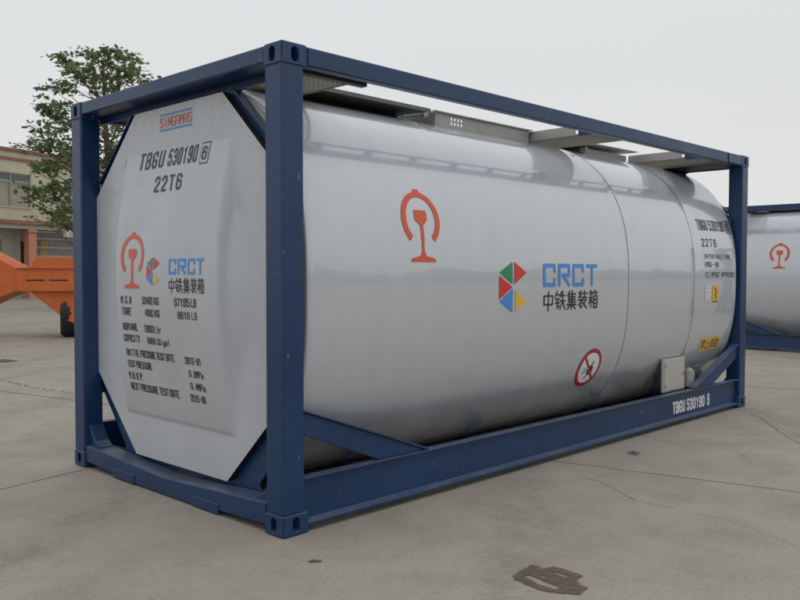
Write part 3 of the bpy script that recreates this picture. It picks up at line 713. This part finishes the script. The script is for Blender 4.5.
    # serial on the bottom rail
    F = Film(4.48, .075, 5.36, .24, .005, .004); F.text('TBGU 530190', 4.50, .098, 5.17, .212, .19); F.text('6', 5.225, .098, 5.285, .215, .2)
    F.build('rail_serial', lambda a, b: (a, .0445, b), [M['white']], root)
    # ------------- markings on the end panel
    F = Film(-1.42, 2.28, -1.03, 2.44, .003, .0025)
    F.stroke([(-1.405, 2.393), (-1.04, 2.393)], .012, 2); F.stroke([(-1.405, 2.298), (-1.04, 2.298)], .012, 2)
    F.text('SINGAMAS', -1.41, 2.313, -1.036, 2.379, .15, 1, 1.5); F.build('maker_lettering', panel_pt, [M['mred'], M['mblue']], panel)
    F = Film(-1.76, 1.88, -.78, 2.20, .0035, .003)
    F.text('TBGU', -1.640, 2.058, -1.330, 2.175, .17, gap=3.6); F.text('530190', -1.285, 2.058, -.945, 2.172, .17, gap=3.4)
    F.text('6', -.895, 2.066, -.842, 2.150, .17)
    F.stroke([(-.912, 2.046), (-.822, 2.046), (-.822, 2.170), (-.912, 2.170), (-.912, 2.046)], .005, 1)
    F.text('22T6', -1.395, 1.900, -1.075, 2.005, .17, gap=3.8); F.build('serial_lettering', panel_pt, [M['blackink']], panel)
    F = Film(-1.76, 1.285, -1.42, 1.66, .0035, .003); film_emblem(F, -1.750, 1.291, -1.435, 1.655); F.build('rail_emblem', panel_pt, [M['red']], panel)
    F = Film(-1.40, 1.29, -1.20, 1.50, .0028, .0025); film_pinwheel(F, -1.385, 1.312, -1.222, 1.488); F.build('pinwheel_emblem', panel_pt, [M['green'], M['tred'], M['cblue'], M['yellow']], panel)
    F = Film(-1.13, 1.26, -.74, 1.49, .0025, .0022); crct(F, -1.115, 1.383, -.752, 1.478); cjk4(F, '中铁集装箱', -1.115, 1.270, -.750, 1.362, .10, 2)
    F.build('company_lettering', panel_pt, [M['cblue'], M['blackink']], panel)
    F = Film(-1.76, .595, -.80, 1.25, .0028, .0024)
    for t, a0, a1, b0, b1 in (('M.G.W', -1.745, -1.605, 1.188, 1.240), ('30480 KG', -1.455, -1.230, 1.190, 1.240), ('67195 LB', -1.058, -.836, 1.188, 1.240),
            ('TARE', -1.738, -1.612, 1.112, 1.164), ('4000 KG', -1.420, -1.228, 1.114, 1.163), ('8818 LB', -1.028, -.832, 1.112, 1.160),
            ('NOMINAL', -1.735, -1.540, 1.013, 1.064), ('26000 Ltr', -1.445, -1.225, 1.011, 1.060), ('CAPACITY', -1.735, -1.525, .936, .986), ('6868 US gal', -1.420, -1.140, .938, .983),
            ('INITIAL PRESSURE TEST DATE', -1.728, -1.112, .842, .890), ('2010-01', -1.004, -.825, .840, .887), ('TEST PRESSURE', -1.730, -1.410, .766, .815), ('0.6MPa', -.976, -.820, .762, .806),
            ('M.A.W.P.', -1.730, -1.535, .685, .736), ('0.4MPa', -.976, -.816, .684, .730), ('NEXT PRESSURE TEST DATE', -1.726, -1.125, .611, .662), ('2015-01', -.998, -.826, .608, .655)):
        F.text(t, a0, b0, a1, b1, .15, gap=2.0)
    F.build('data_lettering', panel_pt, [M['blackink']], panel)
    return root

def crct(F, a0, b0, a1, b1, c=1):
    w = a1-a0; h = b1-b0; T = h*.17; cw = w*.215; pit = (w-cw)/3
    for i, ch in enumerate('CRCT'):
        x = a0+i*pit; l, r, b, t = x+T/2, x+cw-T/2, b0+T/2, b1-T/2
        st = {'C': [[(r, t-.22*h), (r, t), (l, t), (l, b), (r, b), (r, b+.22*h)]], 'R': [[(l, b), (l, t), (r, t), (r, b+.42*h), (l+.3*cw, b+.42*h), (r, b)]], 'T': [[(l, t), (r, t)], [((l+r)/2, t), ((l+r)/2, b)]]}[ch]
        for s in st: F.stroke(s, T, c)
def cjk4(F, txt, a0, b0, a1, b1, th, c):
    n = len(txt); pit = (a1-a0)/(n-.12); cw = pit*.88; h = b1-b0
    for i, ch in enumerate(txt):
        for st in CJK[ch].split(';'):
            pts = [tuple(map(float, q.split(','))) for q in st.split()]
            F.stroke([(a0+i*pit+p[0]/10*cw, b0+.04*h+p[1]/10*h*.92) for p in pts], th*h*.8, c)

_casting.append(casting_mesh())
tank1 = make_container(True)
tank2 = make_container(False)

# ------------------------------------------------------------------ office building
BD = math.atan2(.33, .944)
bld = empty('office_building', 'two-storey pale green building with red trim behind the tree at the left', 'building', (13.3, 39.7, 0), BD)
# local frame: x along the facade, -y towards the yard
S0, S1x = -16.0, 11.5
def bw(name, a, b, mat, par=bld, bev=0): return MB().box(a, b).build(name, mat, par, bevel=bev)
wins = [(-.95+5.05*k, 1.95+5.05*k) for k in range(-3, 2)]
xs_ = [S0]
for a, b in wins: xs_ += [a, b]
xs_.append(S1x)
mb = MB()
for i in range(0, len(xs_), 2): mb.box((xs_[i], 0, 3.93), (xs_[i+1], .25, 7.42))
for a, b in wins: mb.box((a, 0, 3.93), (b, .25, 4.64)); mb.box((a, 0, 6.34), (b, .25, 7.42))
mb.build('upper_wall', M['wall'], bld)
bw('back_wall', (S0, 8.0, 0), (S1x, 8.25, 7.42), M['wall']); bw('side_wall', (S0, .2505, 0), (S0+.25, 7.999, 7.42), M['wall']); bw('side_wall', (S1x-.25, .2505, 0), (S1x, 7.999, 7.42), M['wall'])
bw('roof', (S0+.26, .26, 7.1), (S1x-.26, 7.99, 7.2), M['lightwall']); bw('floor_slab', (S0+.26, .26, 3.6), (S1x-.26, 7.99, 3.85), M['lightwall'])
bw('parapet_cap', (S0-.1, -.12, 7.4205), (S1x+.1, .35, 7.57), M['trim'], bev=.01); bw('cornice', (S0, -.07, 6.97), (S1x, -.001, 7.11), M['trim'], bev=.01)
bw('ledge', (S0-.1, -.75, 3.74), (S1x+.1, .2495, 3.9295), M['trim'], bev=.01); bw('canopy_beam', (S0, -.55, 3.52), (S1x, -.25, 3.7395), M['lightwall'])
for a, b in wins:
    w = bw('window', (a-.03, -.05, 4.58), (b+.03, .10, 4.6395), M['lightwall'])
    fr = MB(); fr.box((a, .08, 4.64), (b, .14, 4.70)).box((a, .08, 6.28), (b, .14, 6.34)).box((a, .08, 4.7005), (a+.06, .14, 6.2795)).box((b-.06, .08, 4.7005), (b, .14, 6.2795)).box((a+.0605, .08, 5.86), (b-.0605, .14, 5.93))
    for f in (.20, .585): x = a+(b-a)*f; fr.box((x-.045, .075, 4.7005), (x+.045, .145, 5.8595)).box((x-.045, .075, 5.9305), (x+.045, .145, 6.2795))
    fr.build('window_frame', M['alu'], w)
    bw('pane', (a+.06, .105, 4.70), (b-.06, .112, 6.28), M['glass'], w)
    cu = MB(); n = 110
    for i in range(n):
        x0, x1 = a+.06+(b-a-.12)*i/n, a+.06+(b-a-.12)*(i+1)/n
        y = lambda x: .175+.022*math.sin(x*23)+.014*math.sin(x*57+1)
        cu.add([(x0, y(x0), 4.66), (x1, y(x1), 4.66), (x1, y(x1), 6.0), (x0, y(x0), 6.0)], [(0, 1, 2, 3)])
    cu.build('curtain', M['curtain'], w, fix=False)
    bw('room_back', (a, .9, 4.6), (b, .92, 6.4), M['dark'], w)
# ground floor
bw('lower_wall', (S0+.2505, .60, 0), (-4.4, .85, 3.5995), M['lightwall']); bw('lower_wall', (.62, .60, 0), (1.75, .85, 3.5995), M['lightwall']); bw('lower_wall', (-4.3995, .60, 3.0), (.6195, .85, 3.5995), M['lightwall'])
bw('shutter_door', (-2.2, .70, 0), (.62, .75, 2.999), M['door']); bw('lower_wall', (-4.3995, .60, 0), (-2.201, .85, 2.9995), M['lightwall'])
for k in range(14): bw('shutter_slat', (-2.2, .68, .05+k*.21), (.62, .6995, .20+k*.21), M['door'])
bw('lower_wall', (1.76, 1.6, 0), (11.2, 1.7, 3.5995), M['lightwall'])
for sx in (-8.88, -3.83, 1.22, 6.27):
    c = bw('column', (sx, -.62, 0), (sx+.48, -.2505, 3.5195), M['column'], bev=.01); bw('column_capital', (sx-.06, -.68, 3.36), (sx+.54, -.622, 3.45), M['column'], c, .01)
gr = MB()
n = int((6.2-1.76)/.155)
for i in range(n+1): x = 1.78+i*(6.2-1.78)/n; gr.cyl((x, -.40, .05), (x, -.40, 3.5), .014, n=6)
for z in (.1, 1.2, 2.15, 2.6, 3.05, 3.4): gr.box((1.75, -.415, z), (6.24, -.386, z+.045))
gr.build('security_grille', M['alu'], bld)
ac = bw('air_conditioner', (3.60, -.78, 3.20), (4.28, -.42, 3.56), M['white'], bev=.02); bw('fan_grille', (3.66, -.795, 3.25), (4.02, -.7805, 3.51), M['galv'], ac)
bw('shelf', (1.9, 1.2, 2.55), (4.9, 1.5, 2.60), M['lightwall']); bw('notice_board', (3.25, 1.5, 2.25), (3.52, 1.55, 3.05), M['yellow']); bw('notice_board', (3.86, 1.5, 2.25), (4.34, 1.55, 3.05), M['yellow'])
bw('dark_cabinet', (1.95, 1.0, 1.2), (2.7, 1.5, 2.95), M['dark'])

# ------------------------------------------------------------------ tree
FW = Vector((.718, .696, 0)); RT = Vector((.696, -.718, 0)); CAM = Vector((-2.674, -3.439, 1.403))
tree = empty('shade_tree', 'tall open-crowned green tree rising behind the left corner post', 'tree', (11.53, 25.01, 0))
TD = 29.6
def T3(u, v, dd=0): # metres in the tree's own frame, spread read off the picture's scale at the tree's distance
    p = CAM+FW*(TD+dd)+RT*((u-400)*(TD+dd)/834.4); return Vector((p.x-11.53, p.y-25.01, 1.403+(271-v)*(TD+dd)/834.4))
tips = [(88,57),(100,54),(111,52),(124,57),(134,63),(78,68),(71,62),(92,70),(105,65),(118,69),(130,77),(86,79),(75,86),(66,88),(96,84),(112,82),(122,85),(140,79),(61,91),(103,92),(134,70),(108,75),(82,72),
 (52,112),(62,116),(69,121),(47,108),(56,106),(46,131),(55,139),(66,134),(50,149),(62,147),(71,150),(40,143),(31,147),(60,158),(47,163),(70,163),(39,170),(54,168),(78,140),(84,155),(80,125),
 (34,189),(33,199),(44,192),(56,184),(62,196),(69,189),(52,214),(60,211),(47,219),(66,224),(76,200),(84,185),(80,215),
 (101,122),(109,133),(116,128),(104,148),(111,163),(103,175),(123,122),(101,190),(112,185),(118,150),(93,130),(92,170),
 (135,110),(150,100),(148,125),(160,118),(170,130),(140,145),(158,150),(175,155),(185,140),(135,175),(155,180),(172,180),(190,170),(140,205),(165,205),(185,200),(125,205),(150,90),(158,104),(120,220),(100,215)]
trk = MB(); base = Vector((0, 0, 0)); prev = base; pr = .20; tp = []
for k in range(1, 13):
    f = k/12; p = Vector((.12*math.sin(f*5), .1*math.cos(f*4)-.1, 8.9*f)); r = .20*(1-f)+.028
    trk.cyl(prev, p, pr, r, n=10, caps=False); tp.append(p); prev = p; pr = r
trk.build('trunk', M['bark'], tree, smooth=True)
lf = MB(); br = MB(); rnd = random.Random(11)
for (u, v) in tips:
    c = T3(u+rnd.uniform(-1, 1), v, rnd.uniform(-1.8, 1.8))
    z0 = max(1.8, c.z-.3-.28*math.hypot(c.x, c.y)); k = min(11, max(0, int(z0/8.9*12)-1)); a = tp[k]
    mid = (a+c)/2+Vector((0, 0, -.18)); br.cyl(a, mid, .030, .02, n=5, caps=False); br.cyl(mid, c-Vector((0, 0, .12)), .02, .009, n=5, caps=False)
    for q in range(5):
        d = Vector((rnd.gauss(0, .24), rnd.gauss(0, .24), rnd.gauss(0, .09))); br.cyl(c-Vector((0, 0, .12)), c+d, .012, .005, n=3, caps=False)
        for w in range(14):
            o = c+d+Vector((rnd.gauss(0, .14), rnd.gauss(0, .14), rnd.gauss(0, .07)))
            ax = Vector((rnd.gauss(0, 1), rnd.gauss(0, 1), rnd.gauss(-.25, .45))).normalized(); sd_ = ax.cross(Vector((rnd.gauss(0, .5), rnd.gauss(0, .5), 1))).normalized(); ln = rnd.uniform(.12, .27); wd = ln*.33
            lf.add([o, o+ax*ln*.5+sd_*wd, o+ax*ln, o+ax*ln*.5-sd_*wd], [(0, 1, 2, 3)])
br.build('branches', M['bark'], tree, smooth=True, fix=False)
cr = lf.build('crown', M['leaf'], tree, fix=False)

# ------------------------------------------------------------------ orange machine
mac = empty('yard_machine', 'orange steel machine with a tapered arm and black tyre, left of the near frame', 'machine', (4.85, 13.65, 0), math.atan2(RT.y, RT.x))
O_ = M['orange']
MB().prism([(-.575, .985), (-.89, .985), (-.89, 1.455), (-.60, 1.50), (-.575, 1.53), (-.50, 1.69), (3.4, 1.69), (3.4, .985)], 'y', -.05, .85).build('cross_beam', O_, mac, bevel=.015)
MB().box((-.885, -.085, 1.452), (3.38, -.0505, 1.474)).build('beam_rib', O_, mac, bevel=.004); MB().box((-.885, -.075, .985), (3.38, -.0505, 1.005)).build('beam_rib', O_, mac)
MB().prism([(-.892, .995), (-.892, 1.45), (-1.30, 1.665), (-1.75, 1.90), (-2.3, 1.90), (-2.3, .62), (-1.75, .62), (-1.30, .83)], 'y', .02, .75).build('arm_plate', O_, mac, bevel=.015)
MB().box((-.905, -.02, .97), (-.875, .80, 1.47)).build('joint_flange', O_, mac, bevel=.006)
MB().prism([(-.66, .9845), (.10, .38), (.30, .30), (1.5, .30), (2.3, .9845)], 'y', .02, .16).build('lower_bracket', O_, mac, bevel=.01)
MB().prism([(-.66, .9845), (.10, .40), (.30, .32), (1.5, .32), (2.3, .9845)], 'y', .55, .64).build('lower_bracket', O_, mac, bevel=.01)
for a, b in ((-.69, -.31), (-.21, .17), (.35, .75)):
    MB().box((a, -.054, 1.195), (b, -.0495, 1.222)).build('slot', M['dark'], mac)
for x, in ((-.19,), (2.6,)):
    y = .42; w = MB(); prof = [(0, .30), (0, .47), (.03, .52), (.10, .545), (.25, .545), (.32, .52), (.35, .47), (.35, .30)]
    n = 40
    for px, r in prof:
        for i in range(n): a = 2*math.pi*i/n; w.v.append((x-.02+px, y+.10+r*math.cos(a), .545+r*math.sin(a)))
    for j in range(len(prof)-1):
        for i in range(n): w.f.append((j*n+i, j*n+(i+1) % n, (j+1)*n+(i+1) % n, (j+1)*n+i)); w.m.append(0)
    rot = lambda mbx: setattr(mbx, 'v', [(x+.16+(px-x-.16)*.927-(py-y-.10)*.375, y+.10+(px-x-.16)*.375+(py-y-.10)*.927, pz) for px, py, pz in mbx.v])
    rot(w); wh = w.build('wheel', M['rubber'], mac, smooth=True)
    for i in range(30):
        a = 2*math.pi*i/30; c, s_ = math.cos(a), math.sin(a); c2, s2 = math.cos(a+.09), math.sin(a+.09)
        q = [(x+.06, y+.10+.544*c, .545+.544*s_), (x+.25, y+.10+.544*c, .545+.544*s_), (x+.25, y+.10+.544*c2, .545+.544*s2), (x+.06, y+.10+.544*c2, .545+.544*s2)]
        q2 = [(p[0], y+.10+(p[1]-y-.10)*1.022, .545+(p[2]-.545)*1.022) for p in q]
        MB_ = w if False else None
        if i == 0: tr = MB()
        tr.add(q+q2, [(4, 5, 6, 7), (0, 1, 5, 4), (1, 2, 6, 5), (2, 3, 7, 6), (3, 0, 4, 7)])
    rot(tr); tr.build('tread', M['rubber'], wh); rm = MB().cyl((x+.02, y+.10, .545), (x+.31, y+.10, .545), .30, n=30); rot(rm); rm.build('rim', O_, wh)
MB().cyl((-.1, .52, .545), (2.9, .52, .545), .07, n=14).build('axle', M['black'], mac)
MB().box((.2, .855, .9), (3.2, 3.6, 1.35)).build('chassis', O_, mac, bevel=.02)

# ------------------------------------------------------------------ the far side of the yard (mirrored in the tank)
tl = MB(); rnd = random.Random(5)
for k in range(220):
    x = -60+k*1.4; h = 4.2+4.5*noise.noise(Vector((x*.06, 0, 0)))+2.6*noise.noise(Vector((x*.31, 3, 0)))+rnd.uniform(-.8, .8)
    c = Vector((x, -78+rnd.uniform(-4, 4), h*.5)); n1, n2 = 8, 5
    vs = [(c.x+1.9*math.cos(2*math.pi*i/n1)*math.sin(math.pi*(j+.5)/n2)*rnd.uniform(.8, 1.2), c.y+1.9*math.sin(2*math.pi*i/n1)*math.sin(math.pi*(j+.5)/n2), c.z-math.cos(math.pi*(j+.5)/n2)*h*.55) for j in range(n2) for i in range(n1)]
    tl.add(vs, [(j*n1+i, j*n1+(i+1) % n1, (j+1)*n1+(i+1) % n1, (j+1)*n1+i) for j in range(n2-1) for i in range(n1)])
o = tl.build('far_trees', M['hill'], None, smooth=True, fix=False); o['kind'] = 'stuff'; tag(o, 'hazy row of trees across the yard, seen only as a dark band mirrored in the tank', 'trees')
